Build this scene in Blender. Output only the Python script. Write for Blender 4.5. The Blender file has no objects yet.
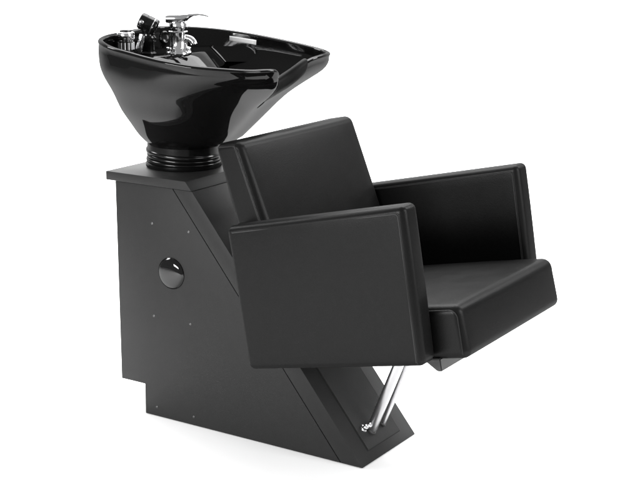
import bpy, bmesh, math, random
from mathutils import Vector, Matrix, noise
random.seed(4)
C = bpy.context.scene
COL = C.collection
PI = math.pi

# ------------------------------------------------------------------ materials
def mat(name, col, rough=.5, metal=0, coat=0, spec=.5, noise_amt=0, noise_scale=20, bump=0, bump_scale=200,
        rough_var=0, wrinkle=0, pebble=False):
    m = bpy.data.materials.new(name); m.use_nodes = True
    nt = m.node_tree; b = nt.nodes['Principled BSDF']
    if not isinstance(col, tuple): col = (col, col, col)
    b.inputs['Base Color'].default_value = (*col, 1)
    b.inputs['Roughness'].default_value = rough
    b.inputs['Metallic'].default_value = metal
    b.inputs['Coat Weight'].default_value = coat
    b.inputs['Coat Roughness'].default_value = .03
    b.inputs['Specular IOR Level'].default_value = spec
    tc = nt.nodes.new('ShaderNodeTexCoord')
    if noise_amt:
        n = nt.nodes.new('ShaderNodeTexNoise'); n.inputs['Scale'].default_value = noise_scale
        n.inputs['Detail'].default_value = 5
        nt.links.new(tc.outputs['Object'], n.inputs['Vector'])
        r = nt.nodes.new('ShaderNodeMapRange')
        r.inputs['To Min'].default_value = 1 - noise_amt; r.inputs['To Max'].default_value = 1 + noise_amt
        nt.links.new(n.outputs['Fac'], r.inputs['Value'])
        mx = nt.nodes.new('ShaderNodeVectorMath'); mx.operation = 'SCALE'
        mx.inputs[0].default_value = col
        nt.links.new(r.outputs['Result'], mx.inputs['Scale'])
        nt.links.new(mx.outputs['Vector'], b.inputs['Base Color'])
    if rough_var:
        n = nt.nodes.new('ShaderNodeTexNoise'); n.inputs['Scale'].default_value = 9
        n.inputs['Detail'].default_value = 6
        nt.links.new(tc.outputs['Object'], n.inputs['Vector'])
        r = nt.nodes.new('ShaderNodeMapRange')
        r.inputs['To Min'].default_value = rough - rough_var; r.inputs['To Max'].default_value = rough + rough_var
        nt.links.new(n.outputs['Fac'], r.inputs['Value'])
        nt.links.new(r.outputs['Result'], b.inputs['Roughness'])
    last = None
    if wrinkle:
        n = nt.nodes.new('ShaderNodeTexNoise'); n.inputs['Scale'].default_value = 7
        n.inputs['Detail'].default_value = 3; n.inputs['Distortion'].default_value = .6
        nt.links.new(tc.outputs['Object'], n.inputs['Vector'])
        bp = nt.nodes.new('ShaderNodeBump'); bp.inputs['Strength'].default_value = wrinkle
        bp.inputs['Distance'].default_value = .02
        nt.links.new(n.outputs['Fac'], bp.inputs['Height']); last = bp
    if bump:
        if pebble:
            n = nt.nodes.new('ShaderNodeTexVoronoi'); o = 'Distance'
        else:
            n = nt.nodes.new('ShaderNodeTexNoise'); o = 'Fac'; n.inputs['Detail'].default_value = 4
        n.inputs['Scale'].default_value = bump_scale
        nt.links.new(tc.outputs['Object'], n.inputs['Vector'])
        bp = nt.nodes.new('ShaderNodeBump'); bp.inputs['Strength'].default_value = bump
        bp.inputs['Distance'].default_value = .001
        nt.links.new(n.outputs[o], bp.inputs['Height'])
        if last: nt.links.new(last.outputs['Normal'], bp.inputs['Normal'])
        last = bp
    if last: nt.links.new(last.outputs['Normal'], b.inputs['Normal'])
    return m

def gloss_mat(name, col, rough, f0, f90, grain=0, grain_scale=500, wob=.06, wob_scale=9, mottle=0):
    m = bpy.data.materials.new(name); m.use_nodes = True
    nt = m.node_tree; nt.nodes.clear()
    out = nt.nodes.new('ShaderNodeOutputMaterial'); mix = nt.nodes.new('ShaderNodeMixShader')
    df = nt.nodes.new('ShaderNodeBsdfDiffuse'); df.inputs['Color'].default_value = (col, col, col, 1)
    gl = nt.nodes.new('ShaderNodeBsdfGlossy'); gl.inputs['Color'].default_value = (1, 1, 1, 1)
    lw = nt.nodes.new('ShaderNodeLayerWeight'); lw.inputs['Blend'].default_value = .5
    pw = nt.nodes.new('ShaderNodeMath'); pw.operation = 'POWER'; pw.inputs[1].default_value = 3.5
    mr = nt.nodes.new('ShaderNodeMapRange'); mr.inputs['To Min'].default_value = f0; mr.inputs['To Max'].default_value = f90
    tc = nt.nodes.new('ShaderNodeTexCoord')
    nz = nt.nodes.new('ShaderNodeTexNoise'); nz.inputs['Scale'].default_value = 14; nz.inputs['Detail'].default_value = 6
    rr = nt.nodes.new('ShaderNodeMapRange'); rr.inputs['To Min'].default_value = rough*.85; rr.inputs['To Max'].default_value = rough*1.15
    n2 = nt.nodes.new('ShaderNodeTexNoise'); n2.inputs['Scale'].default_value = wob_scale; n2.inputs['Detail'].default_value = 1
    bp = nt.nodes.new('ShaderNodeBump'); bp.inputs['Strength'].default_value = wob; bp.inputs['Distance'].default_value = .01
    L = nt.links.new
    L(tc.outputs['Object'], nz.inputs['Vector']); L(nz.outputs['Fac'], rr.inputs['Value']); L(rr.outputs['Result'], gl.inputs['Roughness'])
    L(tc.outputs['Object'], n2.inputs['Vector']); L(n2.outputs['Fac'], bp.inputs['Height']); L(bp.outputs['Normal'], gl.inputs['Normal'])
    L(lw.outputs['Facing'], pw.inputs[0]); L(pw.outputs[0], mr.inputs['Value']); L(mr.outputs['Result'], mix.inputs['Fac'])
    L(df.outputs[0], mix.inputs[1]); L(gl.outputs[0], mix.inputs[2]); L(mix.outputs[0], out.inputs['Surface'])
    if grain:
        v = nt.nodes.new('ShaderNodeTexVoronoi'); v.inputs['Scale'].default_value = grain_scale
        b2 = nt.nodes.new('ShaderNodeBump'); b2.inputs['Strength'].default_value = grain; b2.inputs['Distance'].default_value = .001
        L(tc.outputs['Object'], v.inputs['Vector']); L(v.outputs['Distance'], b2.inputs['Height'])
        L(bp.outputs['Normal'], b2.inputs['Normal']); L(b2.outputs['Normal'], gl.inputs['Normal']); L(b2.outputs['Normal'], df.inputs['Normal'])
    if mottle:
        n3 = nt.nodes.new('ShaderNodeTexNoise'); n3.inputs['Scale'].default_value = 16; n3.inputs['Detail'].default_value = 7
        r3 = nt.nodes.new('ShaderNodeMapRange'); r3.inputs['To Min'].default_value = col*(1-mottle); r3.inputs['To Max'].default_value = col*(1+mottle)
        L(tc.outputs['Object'], n3.inputs['Vector']); L(n3.outputs['Fac'], r3.inputs['Value']); L(r3.outputs['Result'], df.inputs['Color'])
    return m
M = {}
M['leather'] = gloss_mat('black_leather', .0055, .34, .0105, .060, .16, 520, .02, 5, .06)
M['seam'] = mat('seam_thread', .012, .6)
M['piping'] = gloss_mat('leather_piping', .011, .35, .016, .08, .2, 700)
M['laminate'] = mat('black_laminate', .018, .5, spec=.16, noise_amt=.08, noise_scale=30, bump=.25, bump_scale=420, rough_var=.05)
M['laminate_dark'] = mat('black_laminate_front', .018, .5, spec=.2, noise_amt=.08, noise_scale=30, bump=.25, bump_scale=420, rough_var=.05)
M['gap'] = mat('dark_gap', .004, .9)
M['abs'] = gloss_mat('glossy_black_plastic', .003, .05, .024, .075)
M['collar'] = gloss_mat('satin_black_plastic', .004, .18, .03, .10)
M['rubber'] = gloss_mat('grey_rubber', .010, .45, .008, .04, .1, 300)
M['chrome'] = mat('chrome', (.90, .90, .91), .10, metal=1, rough_var=.02)
M['steel'] = mat('satin_steel', (.80, .80, .81), .28, metal=1, rough_var=.04)
M['black_steel'] = mat('black_painted_steel', .012, .45)
M['dome'] = gloss_mat('glossy_black_cap', .003, .06, .045, .14)
M['reflection_paint'] = mat('white_reflection_paint', .8, .4)  # plain white that paints a lamp reflection inside the basin
M['screw'] = mat('zinc_screw', (.10, .10, .10), .4, metal=1)
M['paper'] = mat('white_seamless_paper', .96, .9, spec=.2)

# ------------------------------------------------------------------ helpers
def empty(name, loc=(0, 0, 0)):
    o = bpy.data.objects.new(name, None); COL.objects.link(o); o.location = loc
    o.empty_display_size = .05
    return o
def tag(o, label=None, cat=None, group=None, kind=None):
    if label: o['label'] = label
    if cat: o['category'] = cat
    if group: o['group'] = group
    if kind: o['kind'] = kind
    return o
def obj(name, bm, m, parent=None, smooth=True, angle=35):
    me = bpy.data.meshes.new(name)
    bmesh.ops.recalc_face_normals(bm, faces=bm.faces[:])
    bm.to_mesh(me); bm.free()
    o = bpy.data.objects.new(name, me); COL.objects.link(o)
    me.materials.append(m)
    if smooth:
        for p in me.polygons: p.use_smooth = True
        me.set_sharp_from_angle(angle=math.radians(angle))
    if parent:
        o.parent = parent
        if parent.type == 'EMPTY': o.matrix_parent_inverse = Matrix.Translation(-parent.location)
    return o
def add_prism(bm, poly, y0, y1, bev=0, seg=2):
    """polygon in x,z extruded along y"""
    t = bmesh.new()
    a = [t.verts.new((x, y0, z)) for x, z in poly]
    b = [t.verts.new((x, y1, z)) for x, z in poly]
    t.faces.new(a); t.faces.new(b[::-1])
    n = len(poly)
    for i in range(n): t.faces.new((a[i], b[i], b[(i+1) % n], a[(i+1) % n]))
    bmesh.ops.recalc_face_normals(t, faces=t.faces[:])
    if bev: bmesh.ops.bevel(t, geom=t.edges[:], offset=bev, segments=seg, affect='EDGES', profile=.5)
    merge(bm, t)
def merge(bm, t, mtx=None):
    me = bpy.data.meshes.new('tmp'); 
    if mtx: bmesh.ops.transform(t, matrix=mtx, verts=t.verts[:])
    t.to_mesh(me); t.free(); bm.from_mesh(me); bpy.data.meshes.remove(me)
def catmull(P, n, closed=True):
    P = [Vector(p) for p in P]; m = len(P); dense = []
    rng = m if closed else m - 1
    for i in range(rng):
        g = lambda k: P[k % m] if closed else P[max(0, min(m-1, k))]
        p0, p1, p2, p3 = g(i-1), g(i), g(i+1), g(i+2)
        for j in range(24):
            t = j / 24
            dense.append(.5*((2*p1) + (p2-p0)*t + (2*p0-5*p1+4*p2-p3)*t*t + (3*p1-p0-3*p2+p3)*t**3))
    if closed: dense.append(dense[0].copy())
    else: dense.append(P[-1].copy())
    L = [0]
    for i in range(1, len(dense)): L.append(L[-1] + (dense[i]-dense[i-1]).length)
    out = []; k = 0
    cnt = n if closed else n - 1
    for i in range(n):
        s = L[-1] * i / cnt
        while k < len(L) - 2 and L[k+1] < s: k += 1
        f = (s - L[k]) / max(1e-9, L[k+1]-L[k])
        out.append(dense[k].lerp(dense[k+1], min(1, f)))
    return out
def add_loft(bm, loops, closed=True, cap0=False, cap1=False):
    R = [[bm.verts.new(p) for p in l] for l in loops]
    n = len(R[0])
    for a, b in zip(R, R[1:]):
        for i in range(n if closed else n-1):
            j = (i+1) % n
            bm.faces.new((a[i], a[j], b[j], b[i]))
    if cap0: bm.faces.new(R[0])
    if cap1: bm.faces.new(R[-1])
    return R
def add_tube(bm, path, r, seg=10, closed=False, cap=True):
    P = [Vector(p) for p in path]; n = len(P); loops = []
    up = None
    for i in range(n):
        if closed: d = P[(i+1) % n] - P[i-1]
        else: d = P[min(n-1, i+1)] - P[max(0, i-1)]
        d.normalize()
        if up is None:
            up = d.orthogonal().normalized()
        up = (up - d*up.dot(d)).normalized()
        w = d.cross(up)
        rr = r[i] if isinstance(r, (list, tuple)) else r
        loops.append([P[i] + (up*math.cos(a) + w*math.sin(a))*rr for a in [2*PI*k/seg for k in range(seg)]])
    if closed: loops.append(loops[0])
    add_loft(bm, loops, True, cap and not closed, cap and not closed)
def add_lathe(bm, prof, seg=40, mtx=None, cap=True):
    """profile of (r, z) about local z"""
    t = bmesh.new()
    loops = [[Vector((r*math.cos(2*PI*k/seg), r*math.sin(2*PI*k/seg), z)) for k in range(seg)] for r, z in prof]
    add_loft(t, loops, True, cap, cap)
    merge(bm, t, mtx)
def frame(loc, zdir, xdir=None):
    z = Vector(zdir).normalized()
    x = Vector(xdir) if xdir else z.orthogonal()
    x = (x - z*x.dot(z)).normalized(); y = z.cross(x)
    m = Matrix((x, y, z)).transposed().to_4x4(); m.translation = Vector(loc)
    return m
def cushion(bm, hexa, r, bulge, n=14):
    """upholstered box: hexa = 8 corners indexed [ix][iy][iz]; r = edge radius;
    bulge = {axis_sign: height}; edges rounded in metric space"""
    P = {}
    for i in (0, 1):
        for j in (0, 1):
            for k in (0, 1): P[i, j, k] = Vector(hexa[i][j][k])
    def avg(ax):
        s = 0
        for a in (0, 1):
            for b in (0, 1):
                q = {0: ((0, a, b), (1, a, b)), 1: ((a, 0, b), (a, 1, b)), 2: ((a, b, 0), (a, b, 1))}[ax]
                s += (P[q[1]] - P[q[0]]).length
        return s / 4
    D = [avg(0), avg(1), avg(2)]
    def coords(d):
        a = [r*(1-math.cos(t*PI/2/6)) if False else r*t/6 for t in range(7)]
        mid = [r + (d-2*r)*t/n for t in range(1, n)]
        return a + mid + [d - x for x in a[::-1]]
    S = [coords(d) for d in D]
    def tri(u):
        x, y, z = u
        q = Vector()
        for (i, j, k), p in P.items():
            q += p * ((x if i else 1-x)*(y if j else 1-y)*(z if k else 1-z))
        return q
    cache = {}
    def vert(i, j, k):
        key = (i, j, k)
        if key in cache: return cache[key]
        p = [S[0][i], S[1][j], S[2][k]]
        inn = [min(max(p[a], r), D[a]-r) for a in range(3)]
        d = Vector([p[a]-inn[a] for a in range(3)])
        if d.length > 0:
            m = max(abs(x) for x in d)
            if m > 0:
                # map cube corner to sphere
                d = d.normalized() * m if sum(abs(x) > 1e-9 for x in d) > 1 else d
            q = [inn[a]+d[a] for a in range(3)]
        else: q = p
        q = list(q)
        for key2, h in bulge.items():
            ax, sg = key2
            o = [a for a in range(3) if a != ax]
            f = 1
            for a in o:
                t = q[a]/D[a]; f *= max(0, 1-(2*t-1)**2)**.6
            side = q[ax]/D[ax]
            w = side if sg > 0 else 1-side
            q[ax] += sg*h*f*max(0, w)**3
        v = bm.verts.new(tri([q[a]/D[a] for a in range(3)]))
        cache[key] = v; return v
    N = [len(s)-1 for s in S]
    for ax in range(3):
        o = [a for a in range(3) if a != ax]
        for end in (0, N[ax]):
            for i in range(N[o[0]]):
                for j in range(N[o[1]]):
                    vs = []
                    for di, dj in ((0, 0), (1, 0), (1, 1), (0, 1)):
                        idx = [0, 0, 0]; idx[ax] = end; idx[o[0]] = i+di; idx[o[1]] = j+dj
                        vs.append(vert(*idx))
                    bm.faces.new(vs)

# ------------------------------------------------------------------ the unit
W = .132
root = empty('shampoo_chair', (0, 0, 0))
tag(root, 'black salon backwash unit, leather armchair joined to a cabinet carrying a glossy wash basin', 'salon chair')

# --- cabinet -------------------------------------------------------
XR, XT, HT, XS, XF, H = -.2575, -.177, .0826, -.007, .4972, .6225
bm = bmesh.new()
add_prism(bm, [(XR+.004, HT+.002), (XT+.004, HT+.002), (XT+.004, .002), (XF-.012, .002), (XS-.012, H-.001), (XR+.004, H-.001)], -W+.006, W-.006)
cab = obj('cabinet', bm, M['laminate'], root, False)
sx, sz = XF-XS, -H                       # direction down the slanted edge
def off(dx): return (XS+dx, H), (XF+dx, 0.0)
g0t, g0b = (-.068, H), (-.068 + (XF-XS), 0)
for s in (-1, 1):
    bm = bmesh.new()
    add_prism(bm, [(XR, HT), (XT, HT), (XT, 0), (g0b[0]-.0012, 0), (g0t[0]-.0012, H), (XR, H)], s*(W-.016), s*W, .0009, 2)
    sp = obj('side_panel', bm, M['laminate'], cab, True, 30)
    # six small screw covers
    for x, z in ((-.138, .525), (-.02, .518), (-.140, .277), (-.02, .275), (-.138, .025), (-.015, .023)):
        bm = bmesh.new()
        add_lathe(bm, [(.0034, 0), (.0034, .0003), (.0026, .0009), (.0009, .0011), (.0004, .0007)], 16, frame((x, s*W, z), (0, s, 0)))
        obj('screw', bm, M['screw'], cab)
# dark backing of the seam between panel and front frame
bm = bmesh.new()
add_prism(bm, [(g0t[0]-.004, H-.004), (g0t[0]+.004, H-.004), (g0b[0]+.004-.004, .004), (g0b[0]-.004-.004, .004)], -W+.003, W-.003)
obj('panel_seam', bm, M['gap'], cab, False)
# slanted front frame : slab between the seam and the slanted edge
bm = bmesh.new()
add_prism(bm, [(g0t[0]+.0012, H), (XS, H), (XF, 0), (g0b[0]+.0012, 0)], -W, W, .0012, 2)
ff = obj('front_frame', bm, M['laminate'], cab, True, 30)
# inset service panel on the slanted face
sl = Vector((XF-XS, 0, -H)).normalized(); nrm = Vector((H, 0, XF-XS)).normalized()
def onface(d, y, h=0): return Vector((XS, 0, H)) + sl*d + Vector((0, y, 0)) + nrm*h
L = math.hypot(XF-XS, H)
def face_slab(d0, d1, y0, y1, h0, h1, bev):
    t = bmesh.new()
    v = [t.verts.new(onface(d, y, h)) for h in (h0, h1) for d, y in ((d0, y0), (d1, y0), (d1, y1), (d0, y1))]
    for f in ((0, 1, 2, 3), (7, 6, 5, 4), (0, 4, 5, 1), (1, 5, 6, 2), (2, 6, 7, 3), (3, 7, 4, 0)): t.faces.new([v[i] for i in f])
    bmesh.ops.recalc_face_normals(t, faces=t.faces[:])
    if bev: bmesh.ops.bevel(t, geom=t.edges[:], offset=bev, segments=2, affect='EDGES')
    return t
t = face_slab(.12, L-.027, -.0785, .0815, -.003, .0006, 0)
obj('panel_gap', t, M['gap'], cab, False)
t = face_slab(.122, L-.029, -.0765, .0795, -.003, .0022, .0012)
fp = obj('front_panel', t, M['laminate_dark'], cab, True, 30)
# counter top with slanted front edge
bm = bmesh.new()
zt = .6465
k = (XF-XS)/H
add_prism(bm, [(XR-.029, H+.001), (XS+.001, H+.001), (XS - k*(zt-H)+.001, zt), (XR-.029, zt)], -W-.003, W+.003, .0012, 2)
ct = obj('countertop', bm, M['laminate'], cab, True, 30)
# round glossy cover on the side
for s in (-1, 1):
    bm = bmesh.new()
    R0 = .0415
    prof = [(R0, 0), (R0, .0015), (R0-.001, .0025)]
    for i in range(1, 11):
        a = i/11*PI/2
        prof.append(((R0-.002)*math.cos(a), .0025+.011*math.sin(a)))
    prof.append((.0005, .0135))
    add_lathe(bm, prof, 56, frame((-.078, s*W, .401), (0, s, 0)))
    obj('round_cover', bm, M['dome'], cab, True, 60)

# --- collar under the basin -----------------------------------------
cc = Vector((-.166, .040, 0)); RC = .099
bm = bmesh.new()
prof = [(RC, zt+.0005), (RC+.002, zt+.003), (RC+.002, zt+.011)]
z = zt+.012
for i, (dr, h) in enumerate(((.001, .010), (-.001, .011), (.001, .012))):
    prof += [(RC-.002+dr, z), (RC-.0005+dr, z+.002), (RC+dr, z+h*.5), (RC-.0005+dr, z+h-.002), (RC-.003+dr, z+h)]
    z += h
prof += [(RC-.002, z+.001), (RC-.004, z+.030)]
add_lathe(bm, prof, 72, Matrix.Translation((cc.x, cc.y, 0)))
# rings sit slightly askew, like a swivel bellows
for v in bm.verts:
    h = (v.co.z-zt)
    v.co.z += .05*(v.co.x-cc.x)*min(1, h/.03)*-1.6 if h > .012 else 0
collar = obj('collar', bm, M['collar'], root, True, 50)

# hose grommet on the counter top
bm = bmesh.new()
add_lathe(bm, [(.015, 0), (.015, .0025), (.012, .0035), (.010, .0015), (.001, .0012)], 28, Matrix.Translation((-.262, .025, zt)))
obj('hose_grommet', bm, M['collar'], ct, True, 40)

# --- basin -------------------------------------------------------------
RIM = [(-.290, -.060, 1.000), (-.272, -.135, .999), (-.245, -.193, .9955), (-.205, -.231, .991), (-.148, -.259, .984), (-.082, -.270, .976), (-.027, -.275, .969),
       (.023, -.274, .963), (.096, -.258, .954), (.153, -.221, .948), (.196, -.168, .942), (.216, -.118, .940), (.219, -.080, .936),
       (.203, -.052, .919), (.163, -.015, .894), (.124, .030, .880), (.135, .072, .899), (.160, .108, .926), (.171, .145, .941), (.172, .19, .946),
       (.165, .235, .9475), (.145, .268, .949), (.099, .290, .954), (.032, .300, .962), (-.052, .302, .972), (-.128, .292, .981), (-.206, .259, .991),
       (-.268, .205, .998), (-.302, .139, 1.002), (-.307, .085, 1.003), (-.302, .010, 1.002)]
N = 160
rim = catmull(RIM, N)
cen = Vector((-.06, .018, .97))
zc = .703
outn = []
for i in range(N):
    d = rim[(i+1) % N] - rim[i-1]; o = Vector((d.y, -d.x, 0)).normalized(); outn.append(o)
def ang_c(p): return math.atan2(p.y-cc.y, p.x-cc.x)
def smoothstep(a, b, x):
    t = max(0, min(1, (x-a)/(b-a))); return t*t*(3-2*t)
def outer_raw(i, t):
    p = rim[i]
    a = ang_c(p); fr = math.cos(a)             # 1 front, -1 rear
    # upright band under the rim, then a straight cone down to the collar; at the front the cone starts at the rim
    w1 = smoothstep(math.radians(48), math.radians(88), abs(a-.35))       # 0 front .. 1 rear
    c = Vector((cc.x + (RC-.006)*math.cos(a), cc.y + (RC-.006)*math.sin(a), zc))
    def lin(t):
        def pw(K):
            for (x0, y0), (x1, y1) in zip(K, K[1:]):
                if t <= x1: return y0 + (y1-y0)*(t-x0)/(x1-x0)
            return K[-1][1]
        f = pw(((0, 1), (.12, .985), (.19, .94), (.40, .70), (.7, .43), (.93, .22), (1, 0)))
        r = pw(((0, 1), (.29, .985), (.60, .735), (.90, .29), (1, 0)))
        return f + (r-f)*w1
    hw = .035 + .03*w1
    tt = t
    hw = min(hw, t+.02, 1-t+.001)
    g = sum(lin(min(1, max(0, tt+hw*o_))) for o_ in (-1, -.75, -.5, -.25, 0, .25, .5, .75, 1))/9
    q = c.lerp(p, g); q.z = p.z + (zc-p.z)*t
    return q
GRID = []                                     # the outer skin, its neck notch fading out down the wall
for k_ in range(41):
    t_ = k_/40
    l = [outer_raw(i, t_) for i in range(N)]
    for _ in range(int(90*smoothstep(.16, .55, t_))):
        l = [l[i]*.5 + (l[i-1]+l[(i+1) % N])*.25 for i in range(N)]
    GRID.append(l)
def outer_pt(i, t):
    f = min(39.999, max(0, t*40)); k_ = int(f)
    return GRID[k_][i].lerp(GRID[k_+1][i], f-k_)
bm = bmesh.new()
loops = []
T = [1.0]
for i in range(26): T.append(1 - (i+1)/27*(1-.05))
for t in T: loops.append([outer_pt(i, t) for i in range(N)])
# rolled lip
lipw = .015
def notch_w(i):                              # how far a loop point lies inside the neck notch
    p = rim[i]; return smoothstep(.205, .16, p.x) if False else 0
for a in (-50, -20, 10, 40, 65, 90, 115, 140, 165, 190):
    ar = math.radians(a)
    l = []
    for i in range(N):
        l.append(rim[i] + outn[i]*(-lipw/2 + (lipw/2)*math.cos(ar)) + Vector((0, 0, -.006 + .006*math.sin(ar))))
    loops.append(l)
# inner wall
depth = .185
ib = Vector((-.11, .03, 0))
def inner_wall(i, t):                        # t 0 at the lip, 1 at the bottom of the bowl
    o = outer_pt(i, .02+.70*t); p = rim[i]
    d_ = Vector((ib.x-o.x, ib.y-o.y, 0)); k_ = lipw*(1+.4*t)
    o = o + d_.normalized()*min(k_, d_.length*.5)
    o.z -= .003
    return o
for t in [i/20 for i in range(1, 21)]: loops.append([inner_wall(i, t) for i in range(N)])
last = loops[-1]
for f_, dz in ((.85, .010), (.6, .019), (.3, .024), (.1, .025)):
    loops.append([Vector((ib.x+(v.x-ib.x)*f_, ib.y+(v.y-ib.y)*f_, v.z*f_+.790*(1-f_)-0*dz)) for v in last])
add_loft(bm, loops, True, False, True)
basin = obj('basin', bm, M['abs'], root, True, 60)
# drain
bm = bmesh.new()
add_lathe(bm, [(.028, .794), (.029, .797), (.026, .799), (.012, .797), (.004, .796)], 32, Matrix.Translation((ib.x, ib.y, 0)))
obj('drain', bm, M['chrome'], basin)
# tap deck: ledge across the rear of the bowl
def inner_pt(i, zz):
    p = rim[i] - outn[i]*(lipw+.0)
    return Vector((p.x, p.y, zz))
zd = .945
idx = [i for i in range(N) if rim[i].x < -.11]
k0 = max(range(len(idx)), key=lambda q: (idx[q]-idx[q-1]) % N)
idx = idx[k0:]+idx[:k0]                       # far side ... rear ... near side, contiguous
bm = bmesh.new()
rows = []
edge = [rim[i] - outn[i]*(lipw+.004) for i in idx]
n = len(edge)
for j in range(15):
    f = j/14
    row = []
    for q, e in enumerate(edge):
        # front line of the ledge bows backwards
        yy = e.y
        xf = -.134 - 2.2*(yy-.03)**2
        xf = max(xf, e.x+.001)
        x = e.x + (xf-e.x)*min(1, f/.75)
        zz = zd - .0*(x+.2)
        if f > .75:
            g = (f-.75)/.25
            x = xf + .05*g**1.5; zz = zd - .010*math.sin(g*PI/2) - .03*g**2
        row.append(Vector((x, yy, zz)))
    rows.append(row)
add_loft(bm, rows, False)
deck = obj('tap_deck', bm, M['abs'], basin, True, 50)
# neck rest: rubber saddle over the notch lip
NI = [i for i in range(N) if rim[i].x > .10 and -.036 < rim[i].y < .128]
NI.sort(key=lambda i: rim[i].y)
bm = bmesh.new(); rows = []
m_ = len(NI)
for q, i in enumerate(NI):
    e = min(q, m_-1-q)/2.0; tap = min(1, .6+.4*math.sin(min(1, e)*PI/2))
    o = outn[i]; p = rim[i]
    prof = []
    pts = [outer_pt(i, .27*tap), outer_pt(i, .21*tap), outer_pt(i, .14*tap), outer_pt(i, .06*tap)]
    up = Vector((0, 0, 1))
    for s_, w_ in zip(pts, (.001, .007, .009, .009)): prof.append(s_ + (o*.9+up*.2)*w_)
    prof += [p + o*.007 + up*.002, p + o*.001 + up*.008, p - o*lipw*.5 + up*.009, p - o*lipw + up*.006, p - o*(lipw+.006) - up*.006, p - o*(lipw+.006) - up*.022, p - o*(lipw-.002) - up*.026]
    rows.append(prof)
add_loft(bm, rows, False)
R = [bm.verts[:]]
nr = obj('neck_rest', bm, M['rubber'], basin, True, 60)
md = nr.modifiers.new('solid', 'SOLIDIFY'); md.thickness = .003; md.offset = -1
md = nr.modifiers.new('sub', 'SUBSURF'); md.levels = 2; md.render_levels = 2
# white patch on the far inner wall, a lamp reflection painted as a decal
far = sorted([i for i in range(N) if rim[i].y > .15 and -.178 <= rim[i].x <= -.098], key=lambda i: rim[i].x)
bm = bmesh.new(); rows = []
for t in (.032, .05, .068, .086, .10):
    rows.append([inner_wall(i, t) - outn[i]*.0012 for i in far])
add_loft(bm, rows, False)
refl = obj('painted_reflection', bm, M['reflection_paint'], basin, True, 60)
md = refl.modifiers.new('solid', 'SOLIDIFY'); md.thickness = .0006
# overflow cap on the rear wall
ri = min(range(N), key=lambda i: (rim[i]-Vector((-.30, .13, 1))).length)
bm = bmesh.new()
q = inner_wall(ri, .10) - outn[ri]*.001
add_lathe(bm, [(.017, 0), (.017, .003), (.014, .005), (.012, .0035), (.004, .003), (.001, .003)], 32, frame(q, -outn[ri]+Vector((0, 0, .15))))
obj('overflow_cap', bm, M['collar'], basin, True, 40)

# --- taps on the ledge --------------------------------------------------------
fx = Vector((-.165, .025, zd))
fauc = None
bm = bmesh.new()
add_lathe(bm, [(.030, -.03), (.030, .004), (.029, .007), (.026, .012), (.0245, .018), (.0235, .026), (.0235, .050), (.0245, .053), (.0245, .056), (.0225, .058), (.0235, .061), (.0255, .065), (.0255, .073), (.0245, .078), (.019, .082), (.002, .083)], 40, Matrix.Translation(fx))
fauc = obj('faucet', bm, M['chrome'], root, True, 40)
bm = bmesh.new()                                    # base flange with knurled nut
prof = []
add_lathe(bm, [(.034, 0), (.034, .003), (.0325, .005), (.028, .006)], 40, Matrix.Translation(fx))
for k_ in range(10):
    a = 2*PI*k_/10
    add_lathe(bm, [(.0035, .004), (.0035, .014), (.002, .0155)], 8, Matrix.Translation(fx+Vector((.0285*math.cos(a), .0285*math.sin(a), 0))))
obj('base_nut', bm, M['chrome'], fauc, True, 40)
# lever: cap block and long flat handle
ld = Vector((.90, .44, .0)).normalized(); lw = Vector((-ld.y, ld.x, 0))
bm = bmesh.new(); loops = []
for s_, z_, w_, h_ in ((-.030, .086, .015, .006), (-.028, .089, .021, .011), (-.012, .089, .0235, .0135), (.010, .0895, .0235, .013), (.022, .092, .020, .0105), (.030, .096, .014, .007), (.042, .0995, .010, .004), (.056, .1005, .008, .003), (.070, .099, .0075, .0028), (.080, .096, .007, .0025), (.085, .094, .004, .0015)):
    cp = fx + ld*s_ + Vector((0, 0, z_))
    loops.append([cp + lw*w_*(math.copysign(abs(math.cos(a))**.5, math.cos(a))) + Vector((0, 0, 1))*h_*(math.copysign(abs(math.sin(a))**.6, math.sin(a))) for a in [2*PI*k_/20 for k_ in range(20)]])
add_loft(bm, loops, True, True, True)
obj('lever', bm, M['chrome'], fauc, True, 60)
# spout pointing into the bowl
bm = bmesh.new()
sd = Vector((.95, .3, 0)).normalized()
path = [fx+sd*.012+Vector((0, 0, .040)), fx+sd*.03+Vector((0, 0, .038)), fx+sd*.040+Vector((0, 0, .031)), fx+sd*.043+Vector((0, 0, .024))]
add_tube(bm, catmull(path, 12, False), .0085, 14)
obj('spout', bm, M['chrome'], fauc, True, 50)

vx = Vector((-.240, -.094, zd+.003))
bm = bmesh.new()
add_lathe(bm, [(.021, -.03), (.021, .004), (.018, .006), (.0175, .014), (.0185, .016), (.0185, .030), (.017, .033)], 32, Matrix.Translation(vx))
vb = obj('vacuum_breaker', bm, M['collar'], root, True, 25)
bm = bmesh.new()
add_lathe(bm, [(.0165, .032), (.0205, .035), (.0225, .039), (.0225, .052), (.0215, .055), (.0165, .0565), (.015, .055), (.002, .0545)], 40, Matrix.Translation(vx))
obj('cap', bm, M['chrome'], vb, True, 40)
bm = bmesh.new()
add_lathe(bm, [(.0150, .0548), (.0150, .0590), (.0135, .0605), (.002, .061)], 32, Matrix.Translation(vx))
obj('cap_insert', bm, M['collar'], vb, True, 40)
bm = bmesh.new()
for k_ in range(12):
    a = 2*PI*k_/12
    add_tube(bm, [vx+Vector((.0185*math.cos(a), .0185*math.sin(a), z_)) for z_ in (.012, .018, .024, .030)], .0034, 8)
obj('ribbed_nut', bm, M['steel'], vb, True, 50)

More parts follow.
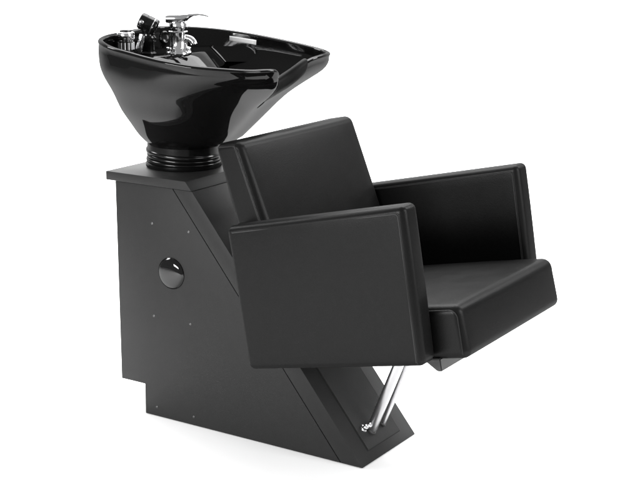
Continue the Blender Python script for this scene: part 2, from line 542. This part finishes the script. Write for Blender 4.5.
hx = Vector((-.213, -.040, zd))
bm = bmesh.new()
add_lathe(bm, [(.021, -.03), (.021, .004), (.017, .008), (.0165, .03), (.019, .034), (.019, .044), (.015, .048)], 32, Matrix.Translation(hx) @ Matrix.Rotation(.08, 4, 'Y'))
hold = obj('hose_holder', bm, M['collar'], root, True, 40)
bm = bmesh.new()
p0 = hx+Vector((-.012, -.022, .004))
add_tube(bm, [p0, p0+Vector((.002, .0, .014)), p0+Vector((.008, .002, .034)), p0+Vector((.011, .003, .046))], [.0095, .0105, .0095, .008], 16)
obj('chrome_stem', bm, M['chrome'], hold, True, 50)
# hand sprayer lying in the holder
spr = empty('hand_sprayer', hx+Vector((0, 0, .045)))
tag(spr, 'black hand sprayer with drum shaped head standing in its holder on the basin ledge', 'sprayer')
bm = bmesh.new()
b0 = hx+Vector((0, 0, .040)); b1 = hx+Vector((.002, .0, .066))
add_tube(bm, catmull([b0, b0.lerp(b1, .5), b1], 8, False), [.0150]*3+[.0140]*2+[.0160]*3, 20)
obj('neck', bm, M['collar'], spr, True, 50)
ax = Vector((.74, .42, -.42)).normalized()
hc = hx+Vector((.002, .0, .077))
bm = bmesh.new()
add_lathe(bm, [(.004, -.027), (.020, -.0265), (.0235, -.024), (.0245, -.020), (.0245, -.007), (.0235, -.006), (.0235, -.004), (.0245, -.003), (.0245, .014), (.0235, .0155), (.0245, .017), (.0245, .024), (.0225, .027), (.019, .0275), (.017, .025), (.003, .0245)], 40, frame(hc, ax) @ Matrix.Scale(.88, 4))
obj('spray_head', bm, M['collar'], spr, True, 35)
bm = bmesh.new()
add_lathe(bm, [(.0243, .0145), (.0250, .0150), (.0250, .0162), (.0243, .0168)], 40, frame(hc, ax) @ Matrix.Scale(.88, 4))
obj('ring', bm, M['steel'], spr, True, 50)
bm = bmesh.new()
side = ax.cross(Vector((0, 0, 1))).normalized()
add_lathe(bm, [(.006, .018), (.006, .0256), (.0045, .0268), (.001, .027)], 20, Matrix.Translation((0,0,0)) @ frame(hc-ax*.014, side if side.y < 0 else -side))
obj('button', bm, M['chrome'], spr, True, 50)

# --- chair ---------------------------------------------------------------------------
TH = math.radians(11.48); OX, OZ = .2961, .2634
def ch(x, y, z): return Vector((OX + x*math.cos(TH) - z*math.sin(TH), y, OZ + x*math.sin(TH) + z*math.cos(TH)))
YO, YI = .3146, .2541
TL, TR, BR, BL = (.2315, .598), (.6965, .7035), (.7535, .3585), (.2930, .2635)
for s in (-1, 1):
    bm = bmesh.new()
    ya, yb = sorted((s*YI, s*YO))
    q = lambda p, y: (p[0], y, p[1])
    hexa = [[[q(BL, ya), q(TL, ya)], [q(BL, yb), q(TL, yb)]], [[q(BR, ya), q(TR, ya)], [q(BR, yb), q(TR, yb)]]]
    cushion(bm, hexa, .015, {(1, s): .006, (0, 1): .003, (1, -s): .003}, 16)
    arm = obj('armrest', bm, M['leather'], root, True, 60)
    # seams: one loop on each broad face, set in from the edge
    for yy, sg in ((s*YO, s), (s*YI, -s)):
        P4 = [Vector((p[0], 0, p[1])) for p in (BL, TL, TR, BR)]
        cenp = sum(P4, Vector())/4
        ins = []
        for i in range(4):
            a, b_, c_ = P4[i-1], P4[i], P4[(i+1) % 4]
            d1 = (a-b_).normalized(); d2 = (c_-b_).normalized()
            ins.append(b_ + (d1+d2)*.0155)
        # BL, TL, TR, BR : the seam runs up the back, along the top and down the front
        path = [ins[1].lerp(ins[2], k_/200) for k_ in range(1, 3)]
        for i in (2,):
            b_, pr, nx = ins[i], ins[i-1], ins[i+1]
            d1 = (pr-b_).normalized(); d2 = (nx-b_).normalized()
            if i == 2: path += [(ins[1]+(ins[2]-ins[1]).normalized()*.010).lerp(b_+d1*.010, k_/16) for k_ in range(1, 16)]
            for k_ in range(7):
                t = k_/6
                path.append((b_+d1*.010).lerp(b_, t).lerp(b_.lerp(b_+d2*.010, t), t))
        path += [(ins[2]+(ins[3]-ins[2]).normalized()*.010).lerp(ins[3]-(ins[3]-ins[2]).normalized()*-.006, k_/14) for k_ in range(1, 15)]
        def puff(v): return 0
        path = [Vector((v.x, yy+sg*.0006, v.z)) for v in path]
        bm = bmesh.new(); add_tube(bm, path, .0012, 8)
        obj('seam', bm, M['seam'], arm, True, 60)
        path2 = [Vector((cenp.x + (v.x-cenp.x)*1.012, yy+sg*.0002, cenp.z + (v.z-cenp.z)*1.014)) for v in path]
        bm = bmesh.new(); add_tube(bm, path2, .0012, 8)
        obj('piping', bm, M['piping'], arm, True, 60)

# seat cushion
LS = .5422; ST, SB = .1185, -.001
YS = YI-.002
bm = bmesh.new()
X0 = .02
def hx8(x0b, x0t, x1b, x1t, ya, yb, zb, zt_):
    return [[[ch(x0b, ya, zb), ch(x0t, ya, zt_)], [ch(x0b, yb, zb), ch(x0t, yb, zt_)]], [[ch(x1b, ya, zb), ch(x1t, ya, zt_)], [ch(x1b, yb, zb), ch(x1t, yb, zt_)]]]
cushion(bm, hx8(X0, X0, LS+.002, LS-.004, -YS, YS, SB, ST), .020, {(2, 1): .010, (0, 1): .004}, 18)
seat = obj('seat', bm, M['leather'], root, True, 60)
for s in (-1, 1):
    # seam round the side panel of the seat front
    path = [ch(LS-.010, s*YS, SB+.012)]
    for k_ in range(9): path.append(ch(LS-.010, s*YS, SB+.012+(ST-SB-.040)*(k_+1)/9))
    for k_ in range(1, 8):
        a = k_/7*PI/2
        path.append(ch(LS-.028+.018*math.cos(a), s*YS, ST-.028+.019*math.sin(a)))
    for k_ in range(1, 12): path.append(ch(LS-.028-.30*k_/11, s*YS, ST-.009))
    bm = bmesh.new(); add_tube(bm, path, .0014, 8)
    obj('seam', bm, M['piping'], seat, True, 60)
# pan under the seat
bm = bmesh.new()
t = bmesh.new()
hh = hx8(.462, .43, .474, .474, -YI+.003, YI-.003, -.026, .0025)
V = [t.verts.new(hh[i][j][k_]) for i in (0, 1) for j in (0, 1) for k_ in (0, 1)]
for f in ((0, 1, 3, 2), (4, 6, 7, 5), (0, 4, 5, 1), (2, 3, 7, 6), (0, 2, 6, 4), (1, 5, 7, 3)): t.faces.new([V[i] for i in f])
bmesh.ops.recalc_face_normals(t, faces=t.faces[:])
bmesh.ops.bevel(t, geom=t.edges[:], offset=.002, segments=2, affect='EDGES')
pan = obj('seat_rail', t, M['black_steel'], root, True, 30)

# backrest
bm = bmesh.new()
BT = .5285
rx = lambda z: -.0376 + (.5285-z)*(.0223/.1839)
fx_ = lambda z: .0372 + (.5285-z)*(.0417/.1839)
zb = .10
YB = YI-.0015
hexa = [[[ch(rx(zb), -YB, zb), ch(rx(BT), -YB, BT)], [ch(rx(zb), YB, zb), ch(rx(BT), YB, BT)]],
        [[ch(fx_(zb)-.02, -YB, zb), ch(fx_(BT), -YB, BT)], [ch(fx_(zb)-.02, YB, zb), ch(fx_(BT), YB, BT)]]]
cushion(bm, hexa, .019, {(0, 1): .010, (1, -1): .002, (1, 1): .002}, 18)
back = obj('backrest', bm, M['leather'], root, True, 60)
for s in (-1, 1):
    for dx, mm, rr in ((-.011, 'piping', .0016), (-.0145, 'seam', .0010)):
        path = []
        A0, A1 = ch(fx_(zb)-.02+dx, s*YB, zb+.01), ch(fx_(BT)+dx, s*YB, BT-.014)
        for k_ in range(16): path.append(A0.lerp(A1, k_/15))
        A2 = ch(rx(BT)+.012, s*YB, BT-.0125)
        for k_ in range(1, 9): path.append(A1.lerp(A2, k_/8) + Vector((0, 0, .0035*math.sin(min(1, k_/2)*PI/2))))
        path = [v + Vector((0, s*.0005, 0)) for v in path]
        bm = bmesh.new(); add_tube(bm, catmull(path, 40, False), rr, 8)
        obj('piping' if mm == 'piping' else 'seam', bm, M[mm], back, True, 60)

# support between cabinet and seat
bm = bmesh.new()
for s in (-1, 1):
    a, b_ = ch(.10, s*.055, -.028), ch(.33, s*.055, -.028)
    add_prism(bm, [(.22, .34), (.30, .250), (.45, .275), (.50, .305), (.40, .30), (.28, .34)], s*.055-.006, s*.055+.006)
sup = obj('support_bracket', bm, M['black_steel'], root, False)

# chrome stays between the front panel and the seat pan
def stay(px, y, r, collar_r, dv):
    e = onface(0, y); d = (px[0]-XS)*sl.x + (px[1]-H)*sl.z
    a = onface(d, y, .004)
    dirv = Vector(dv).normalized()
    # run to the pan underside
    b_ = a.copy()
    while (b_.z-OZ)*math.cos(TH)-(b_.x-OX)*math.sin(TH) < -.002: b_ += dirv*.002
    bm = bmesh.new()
    add_tube(bm, [a, a.lerp(b_, .02), a.lerp(b_, .98), b_], [r*.8, r, r, r], 24)
    o = obj('chrome_stay', bm, M['steel'], root, True, 50)
    bm = bmesh.new()
    add_lathe(bm, [(collar_r, -.003), (collar_r, .004), (collar_r*.9, .006), (r*.9, .0065)], 24, frame(onface(d, y, .001), nrm))
    obj('foot_plate', bm, M['black_steel'], o, True, 40)
    return o
stay((.454, .053), -.022, .0132, .0148, (.069, 0, .172))
stay((.455, .052), .031, .0080, .0092, (.063, 0, .157))
bm = bmesh.new()
bc = onface((.447-XS)*sl.x + (.062-H)*sl.z, -.049, .002)
add_lathe(bm, [(.0095, 0), (.0095, .003), (.0065, .004), (.0065, .013), (.005, .015), (.001, .0155)], 24, frame(bc, nrm))
add_lathe(bm, [(.006, 0), (.006, .009), (.0045, .011), (.001, .0112)], 20, frame(bc+Vector((0.007, .012, .004)), nrm))
obj('bolt', bm, M['chrome'], root, True, 40)

# ------------------------------------------------------------------ white seamless backdrop
cam_loc = Vector((2.0223, -2.7073, 1.2929))
vd = Vector((-.5392, .8422, 0)).normalized(); vr = Vector((vd.y, -vd.x, 0))
bm = bmesh.new(); loops = []
ctr = Vector((.25, 0, 0))
prof = [(-2.6, 0), (-1.5, 0), (-.5, 0), (.5, 0), (1.4, 0), (2.0, 0)]
Rr = 1.1
for k_ in range(1, 13):
    a = k_/12*PI/2
    prof.append((2.0+Rr*math.sin(a), Rr*(1-math.cos(a))))
prof += [(3.1, 2.0), (3.1, 3.6)]
for d, z_ in prof:
    loops.append([ctr + vd*d + vr*w_ + Vector((0, 0, z_-.001)) for w_ in (-6, -3, 0, 3, 6)])
add_loft(bm, loops, False)
bd = obj('backdrop', bm, M['paper'], None, True, 60)
tag(bd, 'plain white seamless paper sweep under and behind the salon chair', 'backdrop', kind='structure')

# ------------------------------------------------------------------ lamps
def area(name, loc, target, sx, sy, power):
    l = bpy.data.lights.new(name, 'AREA'); l.shape = 'RECTANGLE'; l.size = sx; l.size_y = sy; l.energy = power
    o = bpy.data.objects.new(name, l); COL.objects.link(o)
    o.location = loc
    o.rotation_euler = (Vector(target)-Vector(loc)).to_track_quat('-Z', 'Y').to_euler()
    return o
def pl(d, w, z): return ctr + vd*d + vr*w + Vector((0, 0, z))
area('added_backdrop_fill_left', pl(1.2, -2.6, 2.6), pl(2.6, -.6, .5), 1.2, 1.2, 90)  # added pair of unseen lamps, turns the backdrop white
area('added_backdrop_fill_right', pl(1.2, 2.6, 2.6), pl(2.6, .6, .5), 1.2, 1.2, 90)  # second of the added backdrop pair
area('added_overhead_fill', pl(1.5, 0, 3.1), pl(.1, 0, 0), 3.2, 2.4, 310)  # added unseen lamp, lifts the floor to white
area('key_softbox', pl(-2.3, -2.1, 1.2), pl(-.2, -.2, .2), 1.5, .45, 95)
area('fill_softbox', pl(-1.4, 2.3, 1.5), pl(-.4, .3, .0), 1.2, 1.6, 52)

w = bpy.data.worlds.new('World'); C.world = w; w.use_nodes = True
w.node_tree.nodes['Background'].inputs[0].default_value = (1, 1, 1, 1)
w.node_tree.nodes['Background'].inputs[1].default_value = .30

# ------------------------------------------------------------------ camera
cam = bpy.data.cameras.new('Camera'); co = bpy.data.objects.new('Camera', cam); COL.objects.link(co)
FWD = Vector((-.52395, .81842, -.23618)); RIGHT = Vector((.84150, .53978, .00)); 
az, el, ro = math.radians(32.6276), math.radians(13.6617), math.radians(.2265)
d = Vector((math.sin(az)*math.cos(el), -math.cos(az)*math.cos(el), math.sin(el)))
fwd = -d; r_ = fwd.cross(Vector((0, 0, 1))).normalized(); u_ = r_.cross(fwd)
r2 = r_*math.cos(ro)+u_*math.sin(ro); u2 = -r_*math.sin(ro)+u_*math.cos(ro)
mw = Matrix((r2, u2, -fwd)).transposed().to_4x4()
mw.translation = Vector((.2891, 0, .5115)) + d*3.3082
co.matrix_world = mw
cam.sensor_width = 36; cam.lens = 36*1334/640
cam.clip_end = 100
C.camera = co
C.view_settings.view_transform = 'Standard'; C.view_settings.look = 'None'
C.view_settings.exposure = 0; C.view_settings.gamma = 1
